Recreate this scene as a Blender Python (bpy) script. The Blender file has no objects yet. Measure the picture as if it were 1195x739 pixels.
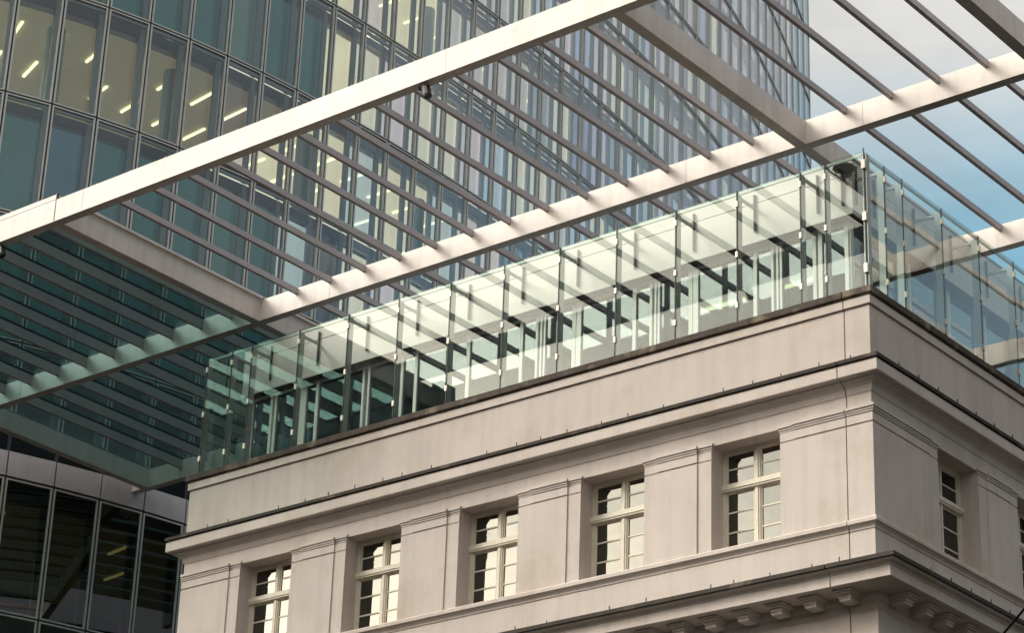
import bpy, math, random
from mathutils import Vector, Matrix
random.seed(7)
SC = bpy.context.scene
COL = SC.collection

# ------------------------------------------------------------------ camera
CAM_C = Vector((23.296, -39.307, -21.270))
CAM_R = Vector((0.78159815, 0.62288153, 0.03351017))
CAM_U = Vector((0.23600203, -0.34501082, 0.90844404))
CAM_F = Vector((-0.57741438, 0.70212972, 0.41666112))
FPX, PW, PH = 2973.296, 1195.0, 739.0
cam_data = bpy.data.cameras.new('camera')
cam_data.sensor_fit = 'HORIZONTAL'
cam_data.sensor_width = 36.0
cam_data.lens = FPX / PW * 36.0
cam_data.clip_start = 0.5
cam_data.clip_end = 9000.0
cam = bpy.data.objects.new('camera', cam_data)
COL.objects.link(cam)
M3 = Matrix((CAM_R, CAM_U, -CAM_F)).transposed()
cam.matrix_world = Matrix.Translation(CAM_C) @ M3.to_4x4()
SC.camera = cam

# ------------------------------------------------------------------ world, sun, exposure
SUN = Vector((-0.62, -0.48, 0.62)).normalized()
world = bpy.data.worlds.new('World')
SC.world = world
world.use_nodes = True
wn, wl = world.node_tree.nodes, world.node_tree.links
wn.clear()
def N(nodes, typ, **kw):
    n = nodes.new(typ)
    for k, v in kw.items():
        setattr(n, k, v)
    return n
out = N(wn, 'ShaderNodeOutputWorld')
bg = N(wn, 'ShaderNodeBackground'); bg.inputs['Strength'].default_value = 0.1
sky = N(wn, 'ShaderNodeTexSky', sky_type='NISHITA', sun_disc=False)
sky.sun_elevation = math.asin(SUN.z)
sky.sun_rotation = math.atan2(SUN.x, SUN.y)
sky.air_density = 1.0; sky.dust_density = 1.5; sky.ozone_density = 1.5
tc = N(wn, 'ShaderNodeTexCoord')
mp = N(wn, 'ShaderNodeMapping'); mp.inputs['Scale'].default_value = (1.0, 1.0, 2.6)
wl.new(tc.outputs['Generated'], mp.inputs['Vector'])
nz = N(wn, 'ShaderNodeTexNoise'); nz.inputs['Scale'].default_value = 2.3; nz.inputs['Detail'].default_value = 6; nz.inputs['Roughness'].default_value = 0.55
wl.new(mp.outputs['Vector'], nz.inputs['Vector'])
ramp = N(wn, 'ShaderNodeValToRGB')
ramp.color_ramp.elements[0].position = 0.36; ramp.color_ramp.elements[1].position = 0.60
wl.new(nz.outputs['Fac'], ramp.inputs['Fac'])
# thin overcast that is brighter towards the sun
nrm = N(wn, 'ShaderNodeVectorMath', operation='NORMALIZE'); wl.new(tc.outputs['Generated'], nrm.inputs[0])
dot = N(wn, 'ShaderNodeVectorMath', operation='DOT_PRODUCT'); wl.new(nrm.outputs[0], dot.inputs[0]); dot.inputs[1].default_value = SUN
dot2 = N(wn, 'ShaderNodeVectorMath', operation='DOT_PRODUCT'); wl.new(nrm.outputs[0], dot2.inputs[0]); dot2.inputs[1].default_value = Vector((-0.78, -0.58, 0.22)).normalized()
mr = N(wn, 'ShaderNodeMapRange'); mr.inputs['From Min'].default_value = -0.5; mr.inputs['From Max'].default_value = 1.0
wl.new(dot.outputs['Value'], mr.inputs['Value'])
gr = N(wn, 'ShaderNodeValToRGB')
gr.color_ramp.elements[0].color = (2.15, 2.25, 2.45, 1); gr.color_ramp.elements[1].color = (18.0, 16.8, 14.8, 1)
e = gr.color_ramp.elements.new(0.55); e.color = (4.4, 4.3, 4.1, 1)
wl.new(mr.outputs['Result'], gr.inputs['Fac'])
gl1 = N(wn, 'ShaderNodeMapRange', interpolation_type='SMOOTHSTEP'); gl1.inputs['From Min'].default_value = 0.88; gl1.inputs['From Max'].default_value = 0.995
wl.new(dot2.outputs['Value'], gl1.inputs['Value'])
sepz = N(wn, 'ShaderNodeSeparateXYZ'); wl.new(nrm.outputs[0], sepz.inputs[0])
glz = N(wn, 'ShaderNodeMapRange'); glz.inputs['From Min'].default_value = 0.30; glz.inputs['From Max'].default_value = 0.41
glz.inputs['To Min'].default_value = 1.0; glz.inputs['To Max'].default_value = 0.25
wl.new(sepz.outputs['Z'], glz.inputs['Value'])
glm = N(wn, 'ShaderNodeMath', operation='MULTIPLY'); wl.new(gl1.outputs['Result'], glm.inputs[0]); wl.new(glz.outputs['Result'], glm.inputs[1])
glw = N(wn, 'ShaderNodeMix', data_type='RGBA'); wl.new(glm.outputs[0], glw.inputs['Factor'])
wl.new(gr.outputs['Color'], glw.inputs['A']); glw.inputs['B'].default_value = (56.0, 50.0, 39.0, 1)
sep3 = N(wn, 'ShaderNodeSeparateXYZ'); wl.new(nrm.outputs[0], sep3.inputs[0])      # a clear band low in the north
gz_ = N(wn, 'ShaderNodeMapRange'); gz_.inputs['From Min'].default_value = 0.51; gz_.inputs['From Max'].default_value = 0.435
wl.new(sep3.outputs['Z'], gz_.inputs['Value'])
gy_ = N(wn, 'ShaderNodeMapRange'); gy_.inputs['From Min'].default_value = 0.50; gy_.inputs['From Max'].default_value = 0.70
wl.new(sep3.outputs['Y'], gy_.inputs['Value'])
gx_ = N(wn, 'ShaderNodeMapRange'); gx_.inputs['From Min'].default_value = -0.25; gx_.inputs['From Max'].default_value = 0.2
gx_.inputs['To Min'].default_value = 1.0; gx_.inputs['To Max'].default_value = 0.32
wl.new(sep3.outputs['X'], gx_.inputs['Value'])
gm0 = N(wn, 'ShaderNodeMath', operation='MULTIPLY'); wl.new(gy_.outputs['Result'], gm0.inputs[0]); wl.new(gx_.outputs['Result'], gm0.inputs[1])
gm = N(wn, 'ShaderNodeMath', operation='MULTIPLY'); wl.new(gz_.outputs['Result'], gm.inputs[0]); wl.new(gm0.outputs[0], gm.inputs[1])
nzs = N(wn, 'ShaderNodeMath', operation='MULTIPLY_ADD'); nzs.inputs[1].default_value = -0.5; nzs.inputs[2].default_value = 1.15
wl.new(ramp.outputs['Color'], nzs.inputs[0])
gp = N(wn, 'ShaderNodeMath', operation='MULTIPLY', use_clamp=True); wl.new(gm.outputs[0], gp.inputs[0]); wl.new(nzs.outputs[0], gp.inputs[1])
cov = N(wn, 'ShaderNodeMath', operation='SUBTRACT', use_clamp=True); cov.inputs[0].default_value = 0.98
wl.new(gp.outputs[0], cov.inputs[1])
skm = N(wn, 'ShaderNodeMix', data_type='RGBA', blend_type='MULTIPLY'); skm.inputs['Factor'].default_value = 1.0
skm.inputs['B'].default_value = (0.40, 1.25, 1.12, 1)
wl.new(sky.outputs['Color'], skm.inputs['A'])
mx = N(wn, 'ShaderNodeMix', data_type='RGBA')
wl.new(cov.outputs[0], mx.inputs['Factor']); wl.new(skm.outputs['Result'], mx.inputs['A']); wl.new(glw.outputs['Result'], mx.inputs['B'])
cvar = N(wn, 'ShaderNodeMapRange'); cvar.inputs['From Min'].default_value = 0.35; cvar.inputs['From Max'].default_value = 0.68
cvar.inputs['To Min'].default_value = 0.86; cvar.inputs['To Max'].default_value = 1.14
nz2 = N(wn, 'ShaderNodeTexNoise'); nz2.inputs['Scale'].default_value = 5.0; nz2.inputs['Detail'].default_value = 7; nz2.inputs['Roughness'].default_value = 0.6
wl.new(mp.outputs['Vector'], nz2.inputs['Vector']); wl.new(nz2.outputs['Fac'], cvar.inputs['Value'])
vs = N(wn, 'ShaderNodeVectorMath', operation='SCALE'); wl.new(mx.outputs['Result'], vs.inputs[0]); wl.new(cvar.outputs['Result'], vs.inputs['Scale'])
wl.new(vs.outputs[0], bg.inputs['Color'])
wl.new(bg.outputs[0], out.inputs['Surface'])

sun_data = bpy.data.lights.new('sun', 'SUN')
sun_data.energy = 2.0; sun_data.angle = math.radians(24); sun_data.color = (1.0, 0.93, 0.84)
sun = bpy.data.objects.new('sun', sun_data); COL.objects.link(sun)
sun.location = (-40, -60, 60)
sun.rotation_euler = SUN.to_track_quat('Z', 'Y').to_euler()

SC.view_settings.view_transform = 'Standard'
SC.view_settings.look = 'None'
SC.view_settings.exposure = 0.90
SC.view_settings.gamma = 1.0
SC.view_settings.use_curve_mapping = False
SC.render.engine = 'CYCLES'
SC.cycles.use_denoising = True
SC.cycles.max_bounces = 10
SC.cycles.transparent_max_bounces = 40
SC.cycles.glossy_bounces = 5
SC.cycles.sample_clamp_indirect = 6.0
SC.cycles.caustics_reflective = False

# ------------------------------------------------------------------ materials
def new_mat(name):
    m = bpy.data.materials.new(name); m.use_nodes = True
    m.node_tree.nodes.clear()
    return m, m.node_tree.nodes, m.node_tree.links

def plain(name, col, rough=0.5, metal=0.0, var=0.10, scale=1.2, streak=0.0, bump=0.0, bscale=60, dirt=None, spec=0.5, emit=None):
    """principled surface; noise mottling, optional vertical rain streaks and weathering stains"""
    m, n, l = new_mat(name)
    o = N(n, 'ShaderNodeOutputMaterial'); p = N(n, 'ShaderNodeBsdfPrincipled')
    l.new(p.outputs[0], o.inputs['Surface'])
    p.inputs['Roughness'].default_value = rough; p.inputs['Metallic'].default_value = metal
    p.inputs['Specular IOR Level'].default_value = spec
    t = N(n, 'ShaderNodeTexCoord')
    a = N(n, 'ShaderNodeTexNoise'); a.inputs['Scale'].default_value = scale; a.inputs['Detail'].default_value = 8; a.inputs['Roughness'].default_value = 0.6
    l.new(t.outputs['Object'], a.inputs['Vector'])
    mr_ = N(n, 'ShaderNodeMapRange'); mr_.inputs['From Min'].default_value = 0.3; mr_.inputs['From Max'].default_value = 0.7
    mr_.inputs['To Min'].default_value = 1 - var; mr_.inputs['To Max'].default_value = 1 + var
    l.new(a.outputs['Fac'], mr_.inputs['Value'])
    val = mr_.outputs['Result']
    if streak > 0:
        mp_ = N(n, 'ShaderNodeMapping'); mp_.inputs['Scale'].default_value = (4.5, 4.5, 0.35)
        l.new(t.outputs['Object'], mp_.inputs['Vector'])
        s = N(n, 'ShaderNodeTexNoise'); s.inputs['Scale'].default_value = 1.0; s.inputs['Detail'].default_value = 5
        l.new(mp_.outputs[0], s.inputs['Vector'])
        r2 = N(n, 'ShaderNodeMapRange'); r2.inputs['From Min'].default_value = 0.45; r2.inputs['From Max'].default_value = 0.75
        r2.inputs['To Min'].default_value = 1.0; r2.inputs['To Max'].default_value = 1 - streak
        l.new(s.outputs['Fac'], r2.inputs['Value'])
        mu = N(n, 'ShaderNodeMath', operation='MULTIPLY'); l.new(val, mu.inputs[0]); l.new(r2.outputs['Result'], mu.inputs[1])
        val = mu.outputs[0]
    cm = N(n, 'ShaderNodeMix', data_type='RGBA', blend_type='MULTIPLY'); cm.inputs['Factor'].default_value = 1
    cm.inputs['A'].default_value = (*col, 1)
    cc = N(n, 'ShaderNodeCombineColor'); 
    for k in range(3): l.new(val, cc.inputs[k])
    l.new(cc.outputs[0], cm.inputs['B'])
    colr = cm.outputs['Result']
    if dirt:
        dcol, lo, hi, dscale = dirt
        d = N(n, 'ShaderNodeTexNoise'); d.inputs['Scale'].default_value = dscale; d.inputs['Detail'].default_value = 7; d.inputs['Roughness'].default_value = 0.65
        l.new(t.outputs['Object'], d.inputs['Vector'])
        dr = N(n, 'ShaderNodeMapRange'); dr.inputs['From Min'].default_value = lo; dr.inputs['From Max'].default_value = hi
        l.new(d.outputs['Fac'], dr.inputs['Value'])
        dm = N(n, 'ShaderNodeMix', data_type='RGBA'); l.new(dr.outputs['Result'], dm.inputs['Factor'])
        l.new(colr, dm.inputs['A']); dm.inputs['B'].default_value = (*dcol, 1)
        colr = dm.outputs['Result']
    l.new(colr, p.inputs['Base Color'])
    if bump > 0:
        b = N(n, 'ShaderNodeTexNoise'); b.inputs['Scale'].default_value = bscale; b.inputs['Detail'].default_value = 4
        l.new(t.outputs['Object'], b.inputs['Vector'])
        bp = N(n, 'ShaderNodeBump'); bp.inputs['Strength'].default_value = bump; bp.inputs['Distance'].default_value = 0.02
        l.new(b.outputs['Fac'], bp.inputs['Height']); l.new(bp.outputs[0], p.inputs['Normal'])
    if emit:
        p.inputs['Emission Color'].default_value = (*emit[0], 1); p.inputs['Emission Strength'].default_value = emit[1]
    return m

def glass(name, tint, f0, f90, refl=(1, 1, 1), wob=0.0, wscale=1.5, rough=0.0, power=4.0):
    """thin glazing: tinted see-through mixed with a mirror that grows at grazing angles"""
    m, n, l = new_mat(name)
    o = N(n, 'ShaderNodeOutputMaterial')
    tr = N(n, 'ShaderNodeBsdfTransparent'); tr.inputs['Color'].default_value = (*tint, 1)
    gl = N(n, 'ShaderNodeBsdfGlossy'); gl.inputs['Color'].default_value = (*refl, 1); gl.inputs['Roughness'].default_value = rough
    lw = N(n, 'ShaderNodeLayerWeight'); lw.inputs['Blend'].default_value = 0.5
    pw = N(n, 'ShaderNodeMath', operation='POWER'); pw.inputs[1].default_value = power
    l.new(lw.outputs['Facing'], pw.inputs[0])
    ma = N(n, 'ShaderNodeMath', operation='MULTIPLY_ADD'); ma.inputs[1].default_value = f90 - f0; ma.inputs[2].default_value = f0
    l.new(pw.outputs[0], ma.inputs[0])
    ms = N(n, 'ShaderNodeMixShader'); l.new(ma.outputs[0], ms.inputs[0]); l.new(tr.outputs[0], ms.inputs[1]); l.new(gl.outputs[0], ms.inputs[2])
    if wob > 0:
        t = N(n, 'ShaderNodeTexCoord'); b = N(n, 'ShaderNodeTexNoise'); b.inputs['Scale'].default_value = wscale; b.inputs['Detail'].default_value = 2
        l.new(t.outputs['Object'], b.inputs['Vector'])
        bp = N(n, 'ShaderNodeBump'); bp.inputs['Strength'].default_value = wob; bp.inputs['Distance'].default_value = 0.05
        l.new(b.outputs['Fac'], bp.inputs['Height']); l.new(bp.outputs[0], gl.inputs['Normal'])
    l.new(ms.outputs[0], o.inputs['Surface'])
    return m

def mirror_pane(name, base, fac, refl, wob, wscale=2.0, rough=0.02):
    """window glass in front of a dark room"""
    m, n, l = new_mat(name)
    o = N(n, 'ShaderNodeOutputMaterial')
    di = N(n, 'ShaderNodeBsdfDiffuse'); di.inputs['Color'].default_value = (*base, 1)
    gl = N(n, 'ShaderNodeBsdfGlossy'); gl.inputs['Color'].default_value = (*refl, 1); gl.inputs['Roughness'].default_value = rough
    ms = N(n, 'ShaderNodeMixShader'); ms.inputs[0].default_value = fac
    l.new(di.outputs[0], ms.inputs[1]); l.new(gl.outputs[0], ms.inputs[2]); l.new(ms.outputs[0], o.inputs['Surface'])
    t = N(n, 'ShaderNodeTexCoord'); b = N(n, 'ShaderNodeTexNoise'); b.inputs['Scale'].default_value = wscale; b.inputs['Detail'].default_value = 1
    l.new(t.outputs['Object'], b.inputs['Vector'])
    bp = N(n, 'ShaderNodeBump'); bp.inputs['Strength'].default_value = wob; bp.inputs['Distance'].default_value = 0.03
    l.new(b.outputs['Fac'], bp.inputs['Height']); l.new(bp.outputs[0], gl.inputs['Normal'])
    return m

def lamp_mat(name, col, s):
    m, n, l = new_mat(name)
    o = N(n, 'ShaderNodeOutputMaterial'); em = N(n, 'ShaderNodeEmission')
    em.inputs['Color'].default_value = (*col, 1); em.inputs['Strength'].default_value = s
    l.new(em.outputs[0], o.inputs['Surface'])
    return m

M = {}
M['plaster'] = plain('render plaster', (0.56, 0.50, 0.462), 0.85, var=0.07, scale=0.8, streak=0.11, bump=0.25, bscale=40, spec=0.2,
                     dirt=((0.42, 0.355, 0.27), 0.54, 0.82, 0.5))
M['low_bounce'] = plain('low bounce ground storey', (0.13, 0.12, 0.11), 0.85, var=0.2)  # unseen storey, made dark to cut light bounced up onto the soffits
M['plaster_dark'] = plain('dark joint', (0.03, 0.028, 0.026), 0.95)
M['coping'] = plain('weathered coping stone', (0.085, 0.07, 0.06), 0.85, var=0.25, scale=3, streak=0.3, dirt=((0.33, 0.28, 0.20), 0.52, 0.68, 1.1), bump=0.3, bscale=30, spec=0.2)
M['flashing'] = plain('lead flashing', (0.05, 0.043, 0.038), 0.8, var=0.25, scale=4, dirt=((0.22, 0.18, 0.13), 0.56, 0.72, 1.3), spec=0.2)
M['win_paint'] = plain('cream window paint', (0.66, 0.61, 0.50), 0.5, var=0.06, scale=6)
M['pane_old'] = mirror_pane('old window glass', (0.008, 0.009, 0.008), 0.125, (0.95, 0.96, 0.93), 0.12, 1.8)
M['steel'] = plain('painted canopy steel', (0.62, 0.57, 0.535), 0.5, var=0.09, scale=0.8, streak=0.15, spec=0.3, dirt=((0.40, 0.33, 0.27), 0.60, 0.85, 1.3))
M['steel_bar'] = plain('painted canopy bar', (0.40, 0.365, 0.375), 0.5, var=0.06, scale=1.0, streak=0.06, spec=0.3)
M['black'] = plain('black housing', (0.012, 0.012, 0.014), 0.5)
M['gasket'] = plain('black gasket', (0.015, 0.016, 0.018), 0.6)
M['roof_glass'] = glass('canopy roof glass', (0.46, 0.60, 0.60), 0.02, 0.5, power=3)
M['screen_glass'] = glass('clear screen glass', (0.94, 0.982, 0.965), 0.034, 0.8, refl=(1.0, 1.0, 0.98), wob=0.02, wscale=0.7, power=3)
M['glass_edge'] = plain('green glass edge', (0.30, 0.42, 0.38), 0.25, var=0.05)
M['post'] = plain('grey green post', (0.30, 0.34, 0.32), 0.4, metal=0.3, var=0.08)
M['clamp'] = plain('clamp', (0.70, 0.64, 0.55), 0.4, metal=0.2)
M['fascia'] = plain('cream roof fascia', (0.56, 0.545, 0.50), 0.6, var=0.04, scale=0.7, streak=0.04)
M['soffit'] = plain('roof soffit', (0.05, 0.05, 0.055), 0.9, spec=0.05, var=0.01)
M['white_frame'] = plain('white window frame', (0.72, 0.72, 0.68), 0.45, var=0.05)
M['pav_glass'] = glass('pavilion window glass', (0.56, 0.64, 0.69), 0.135, 0.85, wob=0.015, wscale=0.9, power=3)
M['pav_wall'] = plain('pavilion inner wall', (0.20, 0.25, 0.30), 0.8)
M['pav_ceil'] = plain('pavilion ceiling', (0.42, 0.43, 0.42), 0.8)
M['pav_floor'] = plain('pavilion floor', (0.18, 0.17, 0.15), 0.7)
M['tube'] = lamp_mat('fluorescent tube', (0.95, 0.92, 0.38), 1.3)
M['alu'] = plain('facade aluminium', (0.52, 0.52, 0.49), 0.4, metal=0.35, var=0.06, scale=2)
M['alu_dark'] = plain('facade gap', (0.02, 0.022, 0.026), 0.6)
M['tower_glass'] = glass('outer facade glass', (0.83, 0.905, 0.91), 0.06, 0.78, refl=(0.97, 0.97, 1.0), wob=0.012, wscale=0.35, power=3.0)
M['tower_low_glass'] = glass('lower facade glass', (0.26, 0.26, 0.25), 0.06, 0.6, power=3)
M['inner_frame'] = plain('inner window frame', (0.34, 0.33, 0.32), 0.6)
M['inner_frame_pale'] = plain('pale inner window frame', (0.56, 0.54, 0.55), 0.6)
M['inner_head_pale'] = plain('pale inner window header', (0.48, 0.45, 0.49), 0.6)
M['inner_head'] = plain('inner window header', (0.085, 0.085, 0.10), 0.6)
M['spandrel'] = plain('grey spandrel panel', (0.44, 0.415, 0.425), 0.5, metal=0.1, var=0.10, scale=1.2, streak=0.12)
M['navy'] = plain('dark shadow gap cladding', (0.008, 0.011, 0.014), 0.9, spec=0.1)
M['off_ceil'] = plain('office ceiling', (0.56, 0.50, 0.36), 0.85, var=0.08, scale=0.6)
M['glow_ceil_bright'] = plain('bright glowing office ceiling', (0.60, 0.54, 0.42), 0.85, var=0.25, scale=0.3, emit=((0.95, 0.82, 0.62), 0.55))  # emission paints in the strong ceiling glow that office lamps would give
M['glow_ceil_dim'] = plain('dim glowing office ceiling', (0.50, 0.46, 0.26), 0.85, var=0.5, scale=0.25, emit=((0.6, 0.52, 0.18), 0.05))  # faint olive room glow put in as emission of the ceiling
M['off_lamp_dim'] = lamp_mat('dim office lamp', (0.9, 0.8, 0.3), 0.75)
M['glow_ceil_soft'] = plain('softly glowing office ceiling', (0.56, 0.50, 0.36), 0.85, var=0.2, scale=0.35, emit=((0.88, 0.68, 0.38), 0.10))  # soft warm glow put into the material in place of lamplight
M['off_floor'] = plain('office floor', (0.12, 0.12, 0.11), 0.8)
M['off_wall'] = plain('office core wall', (0.10, 0.115, 0.115), 0.9, var=0.2, scale=0.3)
M['off_col'] = plain('office column', (0.26, 0.36, 0.38), 0.7)
M['off_lamp'] = lamp_mat('office lamp', (1.0, 0.93, 0.52), 1.7)
M['glow_blind_lav'] = plain('glowing lavender blind', (0.60, 0.57, 0.64), 0.8, var=0.12, emit=((0.74, 0.65, 0.70), 0.46))  # all four blinds emit, painting in backlight from the rooms
M['glow_blind_white'] = plain('glowing white blind', (0.80, 0.79, 0.74), 0.8, var=0.12, emit=((0.90, 0.80, 0.69), 0.50))
M['glow_blind_blue'] = plain('glowing blue blind', (0.36, 0.44, 0.58), 0.8, var=0.12, emit=((0.56, 0.56, 0.70), 0.30))
M['glow_blind_teal'] = plain('glowing teal blind', (0.06, 0.13, 0.135), 0.8, var=0.15, emit=((0.26, 0.55, 0.50), 0.075))  # teal glow painted in for the rooms behind
M['wing_glass'] = glass('wing glass', (0.42, 0.72, 0.86), 0.08, 0.8, power=3)
M['blocker_glass'] = mirror_pane('blocker glass', (0.10, 0.15, 0.17), 0.08, (0.8, 0.9, 1.0), 0.05, 0.4)
M['cable'] = plain('black cable', (0.006, 0.006, 0.007), 0.9, spec=0.02)
M['paving'] = plain('street paving', (0.032, 0.031, 0.030), 0.9, var=0.15, scale=0.4, bump=0.2)
M['roofing'] = plain('roof felt', (0.12, 0.12, 0.12), 0.9)

# ------------------------------------------------------------------ helpers
BASE = {}
def thing(name, label, cat, loc=(0, 0, 0), group=None):
    o = bpy.data.objects.new(name, None); COL.objects.link(o)
    o.location = loc; o.empty_display_size = 0.3
    o['label'] = label; o['category'] = cat
    if group: o['group'] = group
    BASE[o] = Vector(loc)
    return o

class MB:
    def __init__(self): self.v = []; self.f = []; self.mi = []
    def add(self, vs, fs, mi=0):
        b = len(self.v); self.v += [tuple(p) for p in vs]
        for f in fs: self.f.append([b + i for i in f]); self.mi.append(mi)
        return self
    def box(self, x0, x1, y0, y1, z0, z1, mi=0):
        x0, x1 = min(x0, x1), max(x0, x1); y0, y1 = min(y0, y1), max(y0, y1); z0, z1 = min(z0, z1), max(z0, z1)
        v = [(x0, y0, z0), (x1, y0, z0), (x1, y1, z0), (x0, y1, z0), (x0, y0, z1), (x1, y0, z1), (x1, y1, z1), (x0, y1, z1)]
        return self.add(v, [(0, 3, 2, 1), (4, 5, 6, 7), (0, 1, 5, 4), (1, 2, 6, 5), (2, 3, 7, 6), (3, 0, 4, 7)], mi)
    def hexa(self, a, b, mi=0):
        """solid between quad a (4 pts) and quad b (4 pts)"""
        v = list(a) + list(b)
        return self.add(v, [(3, 2, 1, 0), (4, 5, 6, 7), (0, 1, 5, 4), (1, 2, 6, 5), (2, 3, 7, 6), (3, 0, 4, 7)], mi)
    def bar(self, a, b, w, h, up=(0, 0, 1), mi=0):
        a, b = Vector(a), Vector(b); d = (b - a).normalized(); up = Vector(up)
        s = d.cross(up).normalized(); u = s.cross(d).normalized()
        q = lambda p: [p - s * w / 2 - u * h / 2, p + s * w / 2 - u * h / 2, p + s * w / 2 + u * h / 2, p - s * w / 2 + u * h / 2]
        return self.hexa(q(a), q(b), mi)
    def tube(self, pts, r, seg=8, mi=0):
        pts = [Vector(p) for p in pts]; rings = []
        for i, p in enumerate(pts):
            d = (pts[min(i + 1, len(pts) - 1)] - pts[max(i - 1, 0)]).normalized()
            ref = Vector((0, 0, 1)) if abs(d.z) < 0.9 else Vector((1, 0, 0))
            s = d.cross(ref).normalized(); u = s.cross(d)
            rr = r[i] if isinstance(r, (list, tuple)) else r
            rings.append([p + (s * math.cos(2 * math.pi * k / seg) + u * math.sin(2 * math.pi * k / seg)) * rr for k in range(seg)])
        v = [q for ring in rings for q in ring]; f = []
        for i in range(len(pts) - 1):
            for k in range(seg):
                f.append((i * seg + k, i * seg + (k + 1) % seg, (i + 1) * seg + (k + 1) % seg, (i + 1) * seg + k))
        f.append(tuple(range(seg))[::-1]); f.append(tuple(range((len(pts) - 1) * seg, len(pts) * seg)))
        return self.add(v, f, mi)
    def build(self, name, mat, parent=None, kind=None, label=None):
        me = bpy.data.meshes.new(name)
        off = Vector((0, 0, 0)); p = parent
        while p is not None:
            off = off + BASE.get(p, Vector((0, 0, 0))); p = p.parent
        me.from_pydata([(x - off.x, y - off.y, z - off.z) for x, y, z in self.v], [], self.f)
        for m in (mat if isinstance(mat, (list, tuple)) else [mat]): me.materials.append(m)
        me.polygons.foreach_set('material_index', self.mi)
        me.update()
        import bmesh
        bm = bmesh.new(); bm.from_mesh(me); bmesh.ops.recalc_face_normals(bm, faces=bm.faces); bm.to_mesh(me); bm.free()
        o = bpy.data.objects.new(name, me); COL.objects.link(o)
        if parent is not None: o.parent = parent
        if kind: o['kind'] = kind
        if label: o['label'] = label
        return o

def project(p):
    d = Vector(p) - CAM_C; z = d.dot(CAM_F)
    return PW / 2 + FPX * d.dot(CAM_R) / z, PH / 2 - FPX * d.dot(CAM_U) / z, z

GZ = -22.9    # street level (the camera stands at about eye height)

# ------------------------------------------------------------------ ground
g = MB(); g.add([(-4000, -4000, GZ), (4000, -4000, GZ), (4000, 4000, GZ), (-4000, 4000, GZ)], [(0, 1, 2, 3)])
o = g.build('ground', M['paving']); o['kind'] = 'structure'

# ------------------------------------------------------------------ old building
XL = -18.72     # left end of the street front
YB = 21.0       # how far the side front runs back
JA, JB = -0.565, -0.54   # open expansion joint near the corner
bld = thing('stone_building', 'cream plastered classical building with cornices, pilasters and cream casement windows below the glass roof storey', 'building', (-9.4, 10.0, GZ))

def sweep(profile, name, mat, parent, parts=True):
    """profile: closed list of (projection, z); runs round left side, front and right side with mitred corners"""
    mb = MB()
    def run(stations):
        k = len(profile); rings = []
        for st in stations: rings.append([st(p, z) for p, z in profile])
        v = [q for r in rings for q in r]; f = []
        for i in range(len(rings) - 1):
            for j in range(k):
                f.append((i * k + j, i * k + (j + 1) % k, (i + 1) * k + (j + 1) % k, (i + 1) * k + j))
        f.append(tuple(range(k))[::-1]); f.append(tuple((len(rings) - 1) * k + j for j in range(k)))
        mb.add(v, f)
    run([lambda p, z: (XL - p, YB, z), lambda p, z: (XL - p, -p, z), lambda p, z: (JA, -p, z)])
    run([lambda p, z: (JB, -p, z), lambda p, z: (p, -p, z), lambda p, z: (p, YB, z)])
    return mb.build(name, mat, parent)

D = -0.5   # depth of the masonry skin
sweep([(D, -0.012), (0.02, -0.012), (0.06, -0.012), (0.06, 0.155), (0.03, 0.157), (0.03, 0.198), (D, 0.198)], 'parapet_moulding', M['plaster'], bld)
cop = sweep([(D, 0.20), (0.095, 0.20), (0.11, 0.215), (0.11, 0.342), (0.095, 0.352), (D, 0.385)], 'coping', M['coping'], bld)
sweep([(D, -1.20), (0.02, -1.20), (0.02, -0.05), (0.0, -0.046), (0.0, -0.014), (D, -0.014)], 'parapet', M['plaster'], bld)
# upper cornice
uc = sweep([(D, -1.86), (0.015, -1.86), (0.03, -1.80), (0.05, -1.74), (0.10, -1.69), (0.17, -1.655), (0.20, -1.65), (0.20, -1.615),
            (0.30, -1.60), (0.325, -1.60), (0.335, -1.585), (0.335, -1.372), (0.30, -1.370), (0.30, -1.328), (D, -1.20 + 0.001)], 'cornice', M['plaster'], bld)
ucf = sweep([(0.0, -1.196), (0.345, -1.324), (0.362, -1.324), (0.366, -1.25), (0.0, -1.15)], 'flashing', M['flashing'], uc)
# frieze and lintel band over the windows
sweep([(D, -2.20), (0.0, -2.20), (0.0, -1.862), (D, -1.862)], 'frieze', M['plaster'], bld)
# sill course, apron
sc_ = sweep([(D, -4.70), (0.0, -4.70), (0.0, -4.665), (0.018, -4.66), (0.022, -4.635), (0.012, -4.63), (0.03, -4.60), (0.065, -4.565), (0.09, -4.553), (0.10, -4.545), (0.10, -4.475), (0.08, -4.45), (D, -4.43)], 'sill_course', M['plaster'], bld)
sweep([(D, -5.60), (0.012, -5.60), (0.012, -4.702), (D, -4.702)], 'apron', M['plaster'], bld)
# lower main cornice
lc = sweep([(D, -6.30), (0.03, -6.30), (0.05, -6.26), (0.07, -6.20), (0.07, -6.14), (0.10, -6.12), (0.12, -6.06), (0.12, -5.97), (0.70, -5.955), (0.735, -5.95),
            (0.735, -5.75), (0.75, -5.745), (0.76, -5.72), (0.79, -5.70), (0.84, -5.69), (0.875, -5.665), (0.88, -5.655), (D, -5.602)], 'cornice', M['plaster'], bld)
lcf = sweep([(0.02, -5.49), (0.02, -5.60), (0.88, -5.653), (0.90, -5.653), (0.917, -5.64), (0.917, -5.56)], 'flashing', M['flashing'], lc)
sweep([(D, -8.2), (0.04, -8.2), (0.04, -6.302), (D, -6.302)], 'lower_wall', M['plaster'], bld)
sweep([(D, GZ), (0.03, GZ), (0.03, -8.202), (D, -8.202)], 'ground_storey', M['low_bounce'], bld)
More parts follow.
